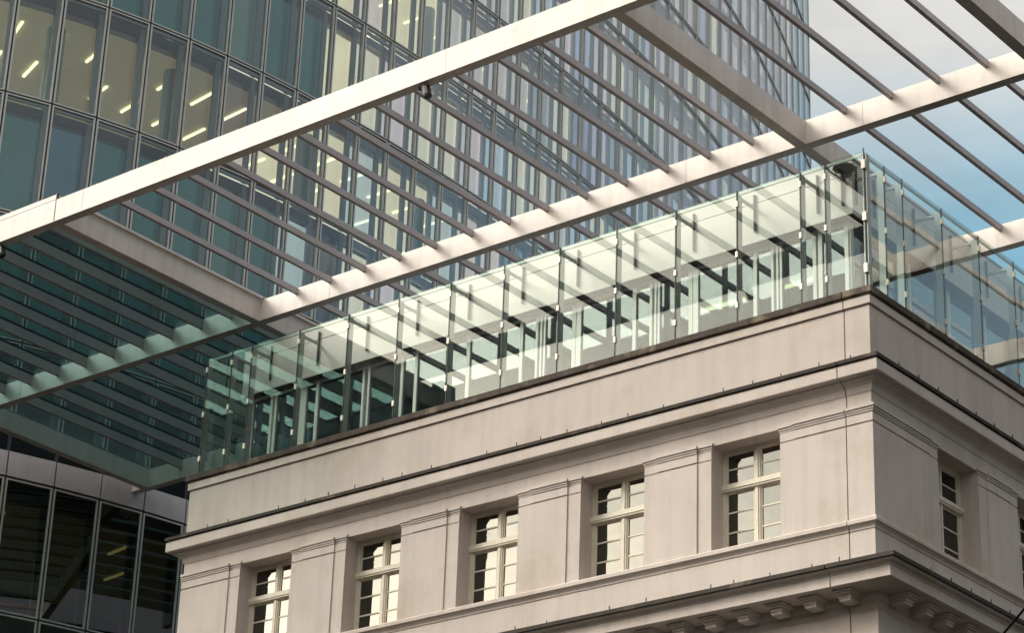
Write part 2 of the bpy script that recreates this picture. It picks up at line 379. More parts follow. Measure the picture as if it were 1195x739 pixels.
# modillions under the lower cornice
def modillion(c, side):
    mb = MB()
    def bx(u0, u1, p0, p1, z0, z1):
        if side: mb.box(p0, p1, c + u0, c + u1, z0, z1)
        else: mb.box(c + u0, c + u1, -p1, -p0, z0, z1)
    bx(-0.215, 0.215, 0.122, 0.56, -6.01, -5.972)
    bx(-0.18, 0.18, 0.122, 0.52, -6.045, -6.012)
    bx(-0.135, 0.135, 0.122, 0.46, -6.105, -6.047)
    bx(-0.122, 0.122, 0.122, 0.44, -6.165, -6.107)
    mb.build('modillion', M['plaster'], lc)
for k in range(25): modillion(-0.42 - 0.755 * k, False)
for k in range(12): modillion(0.42 + 0.755 * k, True)
# little bird pins on the two cornices
def pins(parent, p, z, h):
    for k in range(25):
        x = -0.2 - 0.76 * k + random.uniform(-.12, .12)
        if random.random() < .15: continue
        MB().tube([(x, -p, z), (x + random.uniform(-.01, .01), -p, z + h * random.uniform(.7, 1.2))], 0.012, 5).build('pin', M['black'], parent)
    for k in range(9):
        yy = 0.5 + 0.76 * k
        MB().tube([(p, yy, z), (p, yy, z + h)], 0.012, 5).build('pin', M['black'], parent)
pins(uc, 0.34, -1.25, 0.09); pins(lc, 0.88, -5.565, 0.09)
# inner shell that closes the joints
MB().box(XL + 0.5, -0.5, 0.52, YB, GZ, 0.30).build('inner_shell', M['plaster_dark'], bld)
MB().box(JA - 0.03, JB + 0.03, 0.10, 0.49, -6.6, 0.19).build('joint_filler', M['plaster_dark'], bld)

# pilasters
def pilaster(u0, u1, side, s0=0.33, s1=0.33, proud0=True, corner=0):
    """u0..u1 along the wall; edge strips s0, s1 wide, a panel 3 cm proud between; moulded capital"""
    mb = MB()
    def bx(a, b, p0, p1, z0, z1):
        if side: mb.box(p0, p1, a, b, z0, z1)
        else: mb.box(a, b, -p1, -p0, z0, z1)
    bx(u0, u1, D, 0.0, -4.432, -2.202)
    a, b = u0 + s0, u1 - s1
    bx(a, b, 0.001, 0.042, -4.44, -2.522)
    bx(a, b, 0.001, 0.042, -2.487, -2.31)
    e0 = 0.0 if s0 == 0 else 1.0; e1 = 0.0 if s1 == 0 else 1.0
    for (z0, z1, p) in ((-2.30, -2.262, 0.018), (-2.258, -2.215, 0.036), (-2.21, -2.15, 0.062)):
        if s0: bx(u0 - p * 0.8, a, 0.001, p, z0, z1)
        if s1: bx(b, u1 + p * 0.8, 0.001, p, z0, z1)
        bx(a - p * 0.3 * e0, b + p * 0.3 * e1, 0.001, p + 0.042, z0 - 0.001, z1 + 0.001)
    for (p_, q_) in (((u0 - .004, a),) if s0 else ()) + (((b, u1 + .004),) if s1 else ()):
        bx(p_, q_, D + .1, 0.016, -4.44, -2.522); bx(p_, q_, D + .1, 0.016, -2.487, -2.31)
    return mb.build('pilaster', M['plaster'], bld)
WW = 1.64
OPEN = [-3.72 - 3.28 * k for k in range(5)]
for k in range(4):
    pilaster(OPEN[k + 1] + WW, OPEN[k], False)
pilaster(XL, OPEN[4], False, s0=0.0)
pilaster(-2.08, JA, False, s1=0.0)
# corner pier wraps both fronts
mb = MB()
mb.box(JB, 0, 0, 0.5, -4.432, -2.202); mb.box(-0.5, 0, 0.5, 2.46, -4.432, -2.202)
mb.box(JB, 0.042, -0.042, -0.001, -4.44, -2.522); mb.box(JB, 0.042, -0.042, -0.001, -2.487, -2.31)
mb.box(0.001, 0.042, -0.001, 2.13, -4.44, -2.522); mb.box(0.001, 0.042, -0.001, 2.13, -2.487, -2.31)
for (z0, z1, p) in ((-2.30, -2.262, 0.018), (-2.258, -2.215, 0.036), (-2.21, -2.15, 0.062)):
    q = p + 0.042
    mb.box(JB, q, -q, -0.001, z0, z1); mb.box(0.001, q, -0.001, 2.13 + p * .3, z0 + 0.001, z1 + 0.001); mb.box(0.001, p, 2.13 + p * .3, 2.46 + p * .8, z0, z1)
mb.box(-0.4, 0.016, 2.13, 2.464, -4.44, -2.522); mb.box(-0.4, 0.016, 2.13, 2.464, -2.487, -2.31)
mb.build('corner_pier', M['plaster'], bld)
SOPEN = [2.46 + 3.28 * k for k in range(5)]
for k in range(4):
    pilaster(SOPEN[k] + WW, SOPEN[k + 1], True)
pilaster(SOPEN[4] + WW, YB, True, s1=0.0)

def casement(u0, side):
    """two-storey cream casement: two small lights over two tall ones, glazing bars, moulded transom"""
    W, z0, z1, dd = WW, -4.435, -2.20, 0.40
    fr = MB(); pn = MB()
    def P(u, d, z): return (-d, u, z) if side else (u, d, z)
    def bx(m, a, b, d0, d1, za, zb):
        p, q = P(a, d0, za), P(b, d1, zb)
        m.box(p[0], q[0], p[1], q[1], p[2], q[2])
    u1 = u0 + W
    zt0, zt1 = -3.075, -2.955                       # transom
    bx(fr, u0, u0 + 0.075, dd, dd + 0.09, z0, z1); bx(fr, u1 - 0.075, u1, dd, dd + 0.09, z0, z1)
    bx(fr, u0 + 0.075, u1 - 0.075, dd, dd + 0.09, z1 - 0.075, z1); bx(fr, u0 + 0.075, u1 - 0.075, dd, dd + 0.09, z0, z0 + 0.06)
    bx(fr, u0 + 0.01, u1 - 0.01, dd - 0.03, dd - 0.002, zt0 - 0.03, zt1 + 0.02)
    bx(fr, u0 + 0.0, u1 - 0.0, dd - 0.075, dd - 0.032, zt0 + 0.02, zt1 - 0.01)
    bx(fr, u0 + 0.0, u1 - 0.0, dd - 0.055, dd - 0.032, zt0 - 0.02, zt0 + 0.018)
    bx(fr, u0 + 0.075, u1 - 0.075, dd, dd + 0.09, zt0 - 0.03, zt1 + 0.02)
    um = (u0 + u1) / 2
    bx(fr, um - 0.065, um + 0.065, dd + 0.002, dd + 0.09, z0 + 0.06, zt0 - 0.03); bx(fr, um - 0.065, um + 0.065, dd + 0.002, dd + 0.09, zt1 + 0.02, z1 - 0.075)
    bx(fr, um - 0.028, um + 0.028, dd - 0.018, dd + 0.001, z0 + 0.06, zt0 - 0.032); bx(fr, um - 0.028, um + 0.028, dd - 0.018, dd + 0.001, zt1 + 0.022, z1 - 0.075)
    rng = random.Random(int(u0 * 100) + (5 if side else 0))
    for (a, b) in ((u0 + 0.075, um - 0.065), (um + 0.065, u1 - 0.075)):
        for (za, zb, nb) in ((z0 + 0.06, zt0 - 0.03, 2), (zt1 + 0.02, z1 - 0.075, 1)):
            # sash rails
            for (aa, bb, zaa, zbb) in ((a, a + 0.035, za, zb), (b - 0.035, b, za, zb), (a + 0.035, b - 0.035, za, za + 0.035), (a + 0.035, b - 0.035, zb - 0.035, zb)):
                bx(fr, aa, bb, dd + 0.03, dd + 0.075, zaa, zbb)
            h = (zb - za) / (nb + 1)
            for j in range(1, nb + 1):
                bx(fr, a + 0.035, b - 0.035, dd + 0.035, dd + 0.07, za + j * h - 0.016, za + j * h + 0.016)
            for j in range(nb + 1):
                ta, tb = rng.uniform(-.003, .003), rng.uniform(-.003, .003)
                q = [P(a + 0.02, dd + 0.055 + ta, za + j * h + .01), P(b - 0.02, dd + 0.055 - ta, za + j * h + .01), P(b - 0.02, dd + 0.055 - ta + tb, za + (j + 1) * h - .01), P(a + 0.02, dd + 0.055 + ta + tb, za + (j + 1) * h - .01)]
                q2 = [(P(0, 0.006, 0)[0] + x, P(0, 0.006, 0)[1] + y, z) for x, y, z in q]
                pn.hexa(q, q2)
    w = fr.build('window', M['win_paint'], bld)
    pn.build('pane', M['pane_old'], w)
for u in OPEN: casement(u, False)
for u in SOPEN: casement(u, True)

# ------------------------------------------------------------------ roof pavilion
pav = thing('roof_pavilion', 'low roof storey with a deep cream fascia and white framed windows behind the glass screen', 'pavilion', (-9.4, 10.0, 0.36))
FX0, FX1, FY0, FY1 = -18.05, -0.76, 0.75, 20.5
PY, PX = 1.02, -1.03
MB().box(FX0, FX1, FY0 - 0.4, FY1, 0.30, 0.36).build('floor', M['pav_floor'], pav)
f = MB()
f.box(FX0, FX1, FY0, FY1, 2.52, 3.425); f.box(FX0 + .02, FX1 - .02, FY0 + .02, FY1, 3.425, 3.445); f.box(FX0, FX1, FY0, FY1, 3.445, 3.76)
f.build('fascia', M['fascia'], pav)
MB().box(FX0 - .02, FX1 + .02, FY0 - .02, FY1 + .02, 3.762, 3.80).build('roof', M['roofing'], pav)
MB().box(FX0 + .03, FX1 - .03, FY0 + .03, FY1 - .03, 2.50, 2.518).build('soffit', M['soffit'], pav)
def stile(x, w, parent):
    m = MB(); m.box(x - w / 2, x + w / 2, PY - 0.04, PY + 0.06, 0.362, 2.498)
    return m.build('stile', M['white_frame'], parent)
STILES = [(-17.89, .08), (-17.24, .07), (-17.10, .07), (-16.22, .26), (-15.74, .09), (-14.27, .06), (-14.10, .06), (-13.16, .26), (-12.64, .09), (-11.08, .10), (-9.54, .09),
          (-9.10, .06), (-8.98, .05), (-8.88, .05), (-8.06, .10), (-7.93, .13), (-6.42, .09), (-5.98, .06), (-5.86, .05), (-5.77, .05), (-4.94, .10), (-4.81, .13), (-3.30, .09),
          (-2.87, .06), (-2.75, .05), (-2.66, .05), (-1.84, .08), (-1.70, .10), (-1.07, .09)]
for x, w in STILES: stile(x, w, pav)
m = MB(); m.box(-17.9, PX, PY - .035, PY + .05, 0.362, 0.47); m.box(-17.9, PX, PY - .035, PY + .05, 2.44, 2.497)
m.build('rail', M['white_frame'], pav)
xs = [s[0] for s in STILES]
for a, b in zip(xs[:-1], xs[1:]):
    if b - a < 0.2: continue
    t = random.uniform(-.004, .004)
    MB().hexa([(a + .02, PY + t, .46), (b - .02, PY - t, .46), (b - .02, PY - t, 2.45), (a + .02, PY + t, 2.45)],
              [(a + .02, PY + t + .012, .46), (b - .02, PY - t + .012, .46), (b - .02, PY - t + .012, 2.45), (a + .02, PY + t + .012, 2.45)]).build('window_pane', M['pav_glass'], pav)
SY = [1.07, 1.75, 2.95, 3.35, 4.6, 5.0, 6.2, 6.6, 7.9, 9.2, 10.5, 12, 14, 16, 18, 20]
for yy in SY:
    MB().box(PX - .05, PX + .05, yy - .06, yy + .06, .362, 2.498).build('stile', M['white_frame'], pav)
for a, b in zip(SY[:-1], SY[1:]):
    t = random.uniform(-.004, .004)
    MB().hexa([(PX + t, a + .04, .40), (PX - t, b - .04, .40), (PX - t, b - .04, 2.48), (PX + t, a + .04, 2.48)],
              [(PX + t - .012, a + .04, .40), (PX - t - .012, b - .04, .40), (PX - t - .012, b - .04, 2.48), (PX + t - .012, a + .04, 2.48)]).build('window_pane', M['pav_glass'], pav)
MB().box(FX0 + .2, -3.3, 3.0, 20.3, .362, 2.49).build('core_wall', M['pav_wall'], pav)
MB().box(FX0 + .1, FX1 - .3, 1.1, 20.3, 2.485, 2.499).build('ceiling', M['pav_ceil'], pav)
for x in (-12.9, -9.5, -6.4): MB().box(x - .09, x + .09, 2.7, 2.95, .362, 2.484).build('column', M['pav_wall'], pav)
for x0, x1 in ((-5.95, -4.75), (-3.75, -2.95)):
    MB().box(x0, x1, 2.74, 2.82, 2.40, 2.455).build('tube_lamp', M['tube'], pav)

# ------------------------------------------------------------------ glass screen round the roof
scr = thing('glass_screen', 'frameless clear glass wind screen with slim posts standing on the parapet coping', 'glass screen', (-9.4, 0.06, 0.37))
GY, GX = 0.06, -0.06
PXS = [-18.60, -17.77, -17.11, -15.56] + [-14.0 + 1.553 * k for k in range(9)] + [-0.98, GX]
PYS = [GY, 0.85, 1.56, 3.16, 4.73, 6.29, 7.85, 9.41, 10.97, 12.53, 14.1]
ZG0, ZG1 = 0.372, 3.42
def pane(a, b, z0=ZG0, z1=ZG1):
    """a,b = (x,y) ends of a pane; thin solid"""
    a, b = Vector((*a, 0)), Vector((*b, 0)); d = (b - a).normalized(); nn = Vector((d.y, -d.x, 0)) * 0.006
    a = a + d * .008; b = b - d * .008
    t = random.uniform(-.0035, .0035); tt = nn.normalized() * t
    q = lambda s: [a + nn * s + tt + Vector((0, 0, z0)), b + nn * s - tt + Vector((0, 0, z0)), b + nn * s - tt * .5 + Vector((0, 0, z1)), a + nn * s + tt * 1.5 + Vector((0, 0, z1))]
    mb = MB(); mb.hexa(q(1), q(-1)); 
    mb.mi = [0, 0, 1, 1, 1, 1]
    mb.build('glass_pane', [M['screen_glass'], M['glass_edge']], scr)
for a, b in zip(PXS[:-1], PXS[1:]): pane((a, GY), (b, GY))
for a, b in zip(PYS[:-1], PYS[1:]): pane((GX, a), (GX, b))
pane((PXS[0], 1.6), (PXS[0], GY)); pane((PXS[0], 3.1), (PXS[0], 1.6))
def post(x, y, inx, iny, big=False, arm=True):
    w = 0.022 if not big else 0.05
    L = 0.15 if not big else 0.12
    m = MB()
    ax, ay = x + inx * .012, y + iny * .012
    if inx: m.box(ax, ax + inx * L, y - w, y + w, .372, 3.36)
    else: m.box(x - w, x + w, ay, ay + iny * L, .372, 3.36)
    p = m.build('post', M['post'], scr)
    j = MB()                                        # black joint line
    if inx: j.box(x - .012, x + .004, y - .011, y + .011, .372, 3.50 if big else 3.44)
    else: j.box(x - .011, x + .011, y - .012, y + .004, .372, 3.50 if big else 3.44)
    j.build('joint', M['gasket'], p)
    for zc in (3.12, 1.95, 0.80):
        s = 1.5 if big else 1.0
        c = MB(); c.box(x - .028 * s, x + .028 * s, y - .03 * s, y + .012, zc - .065 * s, zc + .065 * s) if not inx else c.box(x - .012, x + .03 * s, y - .028 * s, y + .028 * s, zc - .065 * s, zc + .065 * s)
        c.build('clamp', M['clamp'], p)
    if arm:
        a = MB()
        if inx: a.box(ax + inx * L, x + inx * .64, y - .022, y + .022, 3.27, 3.33)
        else: a.box(x - .022, x + .022, ay + iny * L, y + iny * .64, 3.27, 3.33)
        a.build('arm', M['post'], p)
        r = MB()
        rx, ry = x + inx * .66, y + iny * .66
        r.box(rx - .02, rx + .02, ry - .02, ry + .02, 2.74, 3.62)
        r.build('hanger', M['gasket'], p)
for x in PXS[:-1]: post(x, GY, 0, 1, arm=x < -1.2 or True)
for y in PYS[1:]: post(GX, y, -1, 0)
post(GX, GY, 0, 1, big=True, arm=False)
rl = MB(); rl.box(PXS[0], GX - .06, GY + .014, GY + .05, 3.335, 3.40); rl.box(GX - .05, GX - .014, GY + .06, PYS[-1], 3.335, 3.40)
rl.build('top_rail', M['post'], scr)

# dish lamp near the corner, behind the glass
fl = thing('floodlight', 'dark dish shaped floodlight on a short arm just behind the corner of the glass screen', 'floodlight', (-0.72, 0.70, 3.3))
b = MB(); b.tube([(-0.80, 0.52, 3.34), (-0.80, 0.52, 3.40), (-0.80, 0.52, 3.45), (-0.80, 0.52, 3.49)], [0.05, 0.17, 0.24, 0.22], 16); b.build('dish', M['black'], fl)
b = MB(); b.tube([(-1.15, 0.70, 3.50), (-0.80, 0.52, 3.50)], 0.02, 6); b.tube([(-1.15, 0.76, 3.50), (-1.15, 0.68, 3.50)], 0.035, 8); b.build('arm', M['post'], fl)

# ------------------------------------------------------------------ steel canopy
can = thing('steel_canopy', 'pale steel canopy frame of deep beams and thin parallel bars, glazed at one end', 'canopy', (-12.0, 0.8, 4.5))
ZB, ZT = 4.5, 5.06
BW = 0.24
BEAMY = [-5.85, 0.80, 7.42]
def beam(x0, x1, y): 
    return MB().box(x0, x1, y, y + BW, ZB, ZT).build('beam', M['steel'], can)
def beam_bolts(y, parent):
    m = MB()
    for x in [-16.50 + 1.105 * k for k in range(13)] + [-0.915 + 1.105 * k for k in range(4)]:
        m.box(x - .03, x + .03, y + .01, y + .07, ZT + .001, ZT + .035)
    m.build('bolts', M['gasket'], parent)
b0 = beam(-34.0, 8.0, BEAMY[0]); beam_bolts(BEAMY[0], b0); beam(-30.5, 8.0, BEAMY[1]); beam(-29.15, 8.0, BEAMY[2])
CX = [-28.62, -17.85, -2.02, 3.58]
def cross(x, y0, y1):
    return MB().box(x - .125, x + .125, y0, y1, ZB - .002, ZT - .002).build('cross_beam', M['steel_bar'] if False else M['steel'], can)
for x in CX:
    cross(x, BEAMY[0] + BW, BEAMY[1]); cross(x, BEAMY[1] + BW, BEAMY[2])
# end pieces right of the second beam
BARX = [-16.50 + 1.105 * k for k in range(13)] + [-0.915 + 1.105 * k for k in range(4)] + [4.7, 5.8, 6.9]
GBARX = [-18.70 - 1.06 * k for k in range(9)]
for (ya, yb) in ((BEAMY[0] + BW, BEAMY[1]), (BEAMY[1] + BW, BEAMY[2])):
    for x in BARX:
        MB().box(x - .045, x + .045, ya, yb, 4.90, 5.045).build('bar', M['steel_bar'], can)
    for x in GBARX:
        MB().box(x - .045, x + .045, ya, yb, 4.80, 5.055).build('bar', M['steel_bar'], can)
for x in [1.295, 2.40, 4.7, 5.8, 6.9]:
    MB().box(x - .045, x + .045, BEAMY[2] + BW, 13.2, 4.90, 5.045).build('bar', M['steel_bar'], can)
beam(0.6, 8.0, 13.2)
# roof glazing of the left bay with gasket strips and clips
GE = [CX[0]] + GBARX[::-1] + [CX[1]]
for (ya, yb) in ((BEAMY[0] + .04, BEAMY[1] + .1), (BEAMY[1] + .14, BEAMY[2] + .25)):
    for a, b in zip(GE[:-1], GE[1:]):
        MB().box(a + .02, b - .02, ya, yb, 5.085, 5.10).build('roof_pane', M['roof_glass'], can)
    for x in GE:
        m = MB()
        m.box(x - .035, x - .012, ya, yb, 5.062, 5.125); m.box(x + .012, x + .035, ya, yb, 5.062, 5.125)
        for k in range(5):
            yy = ya + (yb - ya) * (k + .5) / 5
            m.box(x - .05, x + .05, yy - .03, yy + .03, 5.126, 5.16)
        m.build('glazing_strip', M['gasket'], can)
for x in GBARX[:-1]:
    MB().box(x - .045, x + .045, BEAMY[2] + BW, 13.7, 4.80, 5.055).build('bar', M['steel_bar'], can)
MB().box(GBARX[-2], CX[1], 13.7, 13.94, ZB, ZT).build('beam', M['steel'], can)
for a, b in zip(GE[2:-1], GE[3:]):
    MB().box(a + .02, b - .02, BEAMY[2] + .30, 13.9, 5.085, 5.10).build('roof_pane', M['roof_glass'], can)
for y in (BEAMY[0] + .03, BEAMY[1] + .05, BEAMY[1] + .19, BEAMY[2] + .1):
    MB().box(CX[0], CX[1], y - .012, y + .012, 5.064, 5.12).build('glazing_strip', M['gasket'], can)
# cap along the glazed edge
m = MB(); m.box(CX[1] + .10, CX[1] + .22, BEAMY[0] + BW, BEAMY[1] - .02, 5.07, 5.13); m.box(CX[1] + .10, CX[1] + .22, BEAMY[1] + BW, BEAMY[2] - .02, 5.07, 5.13)
m.build('edge_trim', M['steel'], can)
m = MB(); m.box(-31, CX[1] + .02, BEAMY[0] + .004, BEAMY[0] + .035, 5.082, 5.20); m.box(-31, CX[1] + .02, BEAMY[0] + .035, BEAMY[0] + .2, 5.165, 5.20)
m.build('edge_trim', M['steel'], can)
m = MB(); m.box(-31, CX[1] + .03, BEAMY[0] + .002, BEAMY[0] + .03, 5.061, 5.080); m.box(CX[1] + .02, CX[1] + .05, BEAMY[0] - .004, BEAMY[0] + .05, ZB + .02, 5.23)
m.build('glazing_strip', M['gasket'], can)
# seams in the beams
for (x, y) in ((-16.9, BEAMY[0]), (-6.2, BEAMY[0]), (-15.4, BEAMY[1]), (-4.95, BEAMY[1]), (-0.5, BEAMY[1]), (-26.5, BEAMY[1])):
    MB().box(x - .006, x + .006, y - .003, y + .01, ZB + .01, ZT - .01).build('seam', M['steel_bar'], can)

def spot(x, lbl):
    t = thing('spotlight', lbl, 'spotlight', (x, BEAMY[0] + .1, ZB), 'spotlights under the front beam')
    y = BEAMY[0] + .13
    MB().tube([(x - .16, y, ZB - .003), (x - .16, y, ZB - .07), (x, y, ZB - .13)], 0.022, 6).build('bracket', M['black'], t)
    MB().tube([(x, y, ZB - .03), (x + .02, y, ZB - .07), (x + .10, y - .03, ZB - .30), (x + .11, y - .03, ZB - .335)], [0.05, 0.085, 0.095, 0.08], 10).build('housing', M['black'], t)
spot(-6.82, 'small black spotlight hanging under the middle of the bright front canopy beam')
spot(-19.75, 'small black spotlight under the front canopy beam at the left end by the glazed bay')

# ------------------------------------------------------------------ glass tower
PTS = {-3: (-31.531, 1.064), -2: (-30.857, 2.353), -1: (-30.288, 3.692), 0: (-29.815, 5.068), 1: (-29.428, 6.471), 2: (-29.117, 7.892), 3: (-28.874, 9.327), 4: (-28.689, 10.77), 5: (-28.555, 12.219), 6: (-28.465, 13.671), 7: (-28.415, 15.125), 8: (-28.398, 16.58), 9: (-28.41, 18.035), 10: (-28.449, 19.489), 11: (-28.511, 20.943), 12: (-28.595, 22.396), 13: (-28.699, 23.847), 14: (-28.822, 25.297), 15: (-28.964, 26.745), 16: (-29.125, 28.191), 17: (-29.304, 29.635), 18: (-29.503, 31.076), 19: (-29.722, 32.514), 20: (-29.962, 33.95), 21: (-30.223, 35.381), 22: (-30.507, 36.808), 23: (-30.814, 38.23), 24: (-31.145, 39.647), 25: (-31.5, 41.058), 26: (-31.879, 42.463), 27: (-32.281, 43.861), 28: (-32.707, 45.252), 29: (-33.155, 46.637), 30: (-33.624, 48.014), 31: (-34.111, 49.385), 32: (-34.613, 50.751), 33: (-35.128, 52.112), 34: (-35.651, 53.469), 35: (-36.177, 54.826), 36: (-36.701, 56.183), 37: (-37.225, 57.54)}
for k, h in ((-4, 1.02), (-5, 0.98), (-6, 0.94)):
    x, y = PTS[k + 1]; PTS[k] = (x - 1.455 * math.cos(h), y - 1.455 * math.sin(h))
I0, I1, IWING = -6, 37, 34
LEV = [GZ + 0.3, -19.7, -15.7, -11.75, -7.8, -3.86, 0.08, 4.017, 8.13, 12.13, 16.029] + [16.029 + 3.9 * k for k in range(1, 11)]
SPT = 4.78
tow = thing('glass_tower', 'tall curved office tower with a double glass facade of narrow windows and lit ceilings', 'tower', (-36.0, 25.0, GZ))
P2 = {k: Vector((*PTS[k], 0)) for k in PTS}
NRM = {}
for k in PTS:
    a = P2[max(k - 1, I0)]; b = P2[min(k + 1, I1)]; d = (b - a).normalized(); NRM[k] = Vector((d.y, -d.x, 0))
def pt(i, s, dep, z):
    """point on cell i (between mullion i and i+1): s metres from mullion i, dep metres behind the face"""
    a, b = P2[i], P2[i + 1]; d = (b - a).normalized(); nn = Vector((d.y, -d.x, 0))
    p = a + d * s - nn * dep; return (p.x, p.y, z)
def cbox(m, i, s0, s1, d0, d1, z0, z1, mi=0):
    q = lambda z: [pt(i, s0, d0, z), pt(i, s1, d0, z), pt(i, s1, d1, z), pt(i, s0, d1, z)]
    m.hexa(q(z0), q(z1), mi)
SPAN = 1.455
cells = []
for i in range(I0, I1):
    for k in range(len(LEV) - 1):
        z0, z1 = LEV[k], LEV[k + 1]
        zz = z0
        if k == 7: z0 = SPT + .55
        c = pt(i, SPAN / 2, 0, (z0 + z1) / 2); u, v, d = project(c)
        inside = -25 < u < PW + 20 and -70 < v < PH + 60
        vis = inside and not (u > 205 and v > 250 + (u - 205) * 0.0 and v > 565 - (u - 215) * 0.30 - 110)
        if u > 200 and v > 330: vis = False
        hidden = (8 < v < 1e9) and (470 < v < 545 and u < 240)
        dx = pt(i, 0, 0, z0); ex = pt(i, SPAN, 0, z0)
        area = abs(project(dx)[0] - project(ex)[0]) * (z1 - z0) * 30
        cells.append((area if vis else -1, i, k, z0, z1))
cells.sort(reverse=True)
FW, GAP = 0.052, 0.028
def cell_rng(i, k): return random.Random(i * 131 + k * 7 + 3)
def inner_kind(i, k):
    r = cell_rng(i, k)
    z = LEV[k]
    if i >= IWING: return None
    if k <= 7: return None
    x = r.random()
    if k == 8: return 'glow_blind_teal'
    if k in (9,): return 'glow_blind_teal' if i < 5 else ('glow_blind_lav' if x < .5 else 'glow_blind_white' if x < .8 else None)
    if k == 10: return None if i < 13 else ('glow_blind_lav' if x < .45 else 'glow_blind_blue' if x < .7 else 'glow_blind_white')
    if k == 11: return ('glow_blind_teal' if x < .65 else 'glow_blind_lav' if x < .8 else None) if i < 6 else ('glow_blind_white' if x < .6 else 'glow_blind_lav' if x < .92 else None)
    if k == 12: return None if i < 10 else ('glow_blind_lav' if x < .45 else 'glow_blind_blue' if x < .65 else 'glow_blind_white')
    return 'glow_blind_white' if x < .5 else 'glow_blind_lav' if x < .75 else 'glow_blind_blue' if x < .85 else None
IM = ['glow_blind_lav', 'glow_blind_white', 'glow_blind_blue', 'glow_blind_teal']
def cell_frame(m, i, k, z0, z1):
    g2 = GAP; FW = 0.052 if i < 13 else 0.034
    cbox(m, i, g2, g2 + FW, -.03, .06, z0 + g2, z1 - g2); cbox(m, i, SPAN - g2 - FW, SPAN - g2, -.03, .06, z0 + g2, z1 - g2)
    cbox(m, i, g2 + FW, SPAN - g2 - FW, -.028, .06, z0 + g2, z0 + g2 + .045); cbox(m, i, g2 + FW, SPAN - g2 - FW, -.028, .06, z1 - g2 - .045, z1 - g2)
def cell_pane(m, i, k, z0, z1):
    r = cell_rng(i, k + 50); t = r.uniform(-.004, .004); t2 = r.uniform(-.003, .003)
    g2 = GAP + FW - .01
    q = lambda dd: [pt(i, g2, dd + t, z0 + .08), pt(i, SPAN - g2, dd - t, z0 + .08), pt(i, SPAN - g2, dd - t + t2, z1 - .08), pt(i, g2, dd + t + t2, z1 - .08)]
    m.add(q(.01) + q(.022), [(0, 1, 2, 3), (7, 6, 5, 4), (0, 4, 5, 1), (1, 5, 6, 2), (2, 6, 7, 3), (3, 7, 4, 0)])
def cell_inner(m, i, k, z0, z1):
    cbox(m, i, -.09, .09, .42, .54, z0 + .05, z1 - .05, 12 if i >= 10 else 0)
    if k > 7:
        cbox(m, i, .09, SPAN - .09, .42, .52, z1 - .36, z1 - .06, 11 if i >= 7 else 5); cbox(m, i, .09, SPAN - .09, .42, .50, z0 + .05, z0 + .16, 0)
    if k > 7:
        r = cell_rng(i, k + 300)
        wts = (.10, .06, .06, .72, .06) if (k == 10 and i < 6) else (.60, .12, .14, .04, .10) if i < 6 else (.06, .34, .08, .48, .04) if i < 14 else (.03, .48, .28, .19, .02)
        cbox(m, i, .10, SPAN - .10, .455, .475, z0 + .17, z1 - .37, 6 + r.choices(range(5), wts)[0])
    bk = inner_kind(i, k)
    if bk:
        r = cell_rng(i, k + 90)
        drop = 1.0 if bk == 'glow_blind_teal' else r.choice([1.0, 1.0, .9, .97])
        zb = z1 - .42 - (z1 - z0 - .62) * drop
        n = 1 if bk in ('glow_blind_teal', 'glow_blind_blue') or r.random() < .6 else 2
        for s in range(n):
            a = .03 + s * (SPAN - .06) / n; b2 = .03 + (s + 1) * (SPAN - .06) / n - (0.05 if n == 2 and s == 0 and r.random() < .7 else 0)
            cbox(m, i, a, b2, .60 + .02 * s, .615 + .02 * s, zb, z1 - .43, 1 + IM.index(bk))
for nm, c in (('tint_teal', (0.66, 0.80, 0.78)), ('tint_lav', (0.88, 0.82, 0.87)), ('tint_blue', (0.76, 0.82, 0.90)), ('tint_warm', (0.95, 0.92, 0.85)), ('tint_green', (0.82, 0.90, 0.84))):
    M[nm] = glass('coated inner pane ' + nm, c, 0.05, 0.5, refl=tuple(min(1, v + .2) for v in c), power=3)
TM = ['tint_teal', 'tint_lav', 'tint_blue', 'tint_warm', 'tint_green']
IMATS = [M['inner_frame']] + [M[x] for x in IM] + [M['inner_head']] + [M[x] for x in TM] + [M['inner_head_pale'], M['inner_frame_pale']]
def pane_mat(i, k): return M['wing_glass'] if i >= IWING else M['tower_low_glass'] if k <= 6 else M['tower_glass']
sf, sp, sw_, sl, si = MB(), MB(), MB(), MB(), MB()
for n, (a, i, k, z0, z1) in enumerate(cells):
    if n < 100:
        m = MB(); cell_frame(m, i, k, z0, z1); w = m.build('window', M['alu'], tow)
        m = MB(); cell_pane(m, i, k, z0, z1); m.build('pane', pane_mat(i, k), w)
        if i < IWING:
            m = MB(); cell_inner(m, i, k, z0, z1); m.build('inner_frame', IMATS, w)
    else:
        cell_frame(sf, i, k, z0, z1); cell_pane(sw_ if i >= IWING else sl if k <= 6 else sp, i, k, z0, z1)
        if i < IWING: cell_inner(si, i, k, z0, z1)
sf.build('windows', M['alu'], tow, kind='stuff')
sp.build('panes', M['tower_glass'], tow, kind='stuff'); sl.build('panes', M['tower_low_glass'], tow, kind='stuff'); sw_.build('panes', M['wing_glass'], tow, kind='stuff')
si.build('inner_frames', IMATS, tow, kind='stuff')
# dark gaps behind the frames
for i in range(I0, I1 + 1):
    a = P2[i]; nn = NRM[i]; d = Vector((-nn.y, nn.x, 0))
    q = lambda z: [(a + d * s * .05 - nn * e_ + Vector((0, 0, z)))[:] for s, e_ in ((-1, .015), (1, .015), (1, .16), (-1, .16))]
    MB().hexa(q(GZ), q(LEV[-1])).build('mullion', M['alu_dark'], tow)
for k, z in enumerate(LEV[1:-1]):
    m = MB()
    for i in range(I0, I1): cbox(m, i, .05, SPAN - .05, .015, .15, z - .045, z + .045)
    m.build('transom', M['alu_dark'], tow)
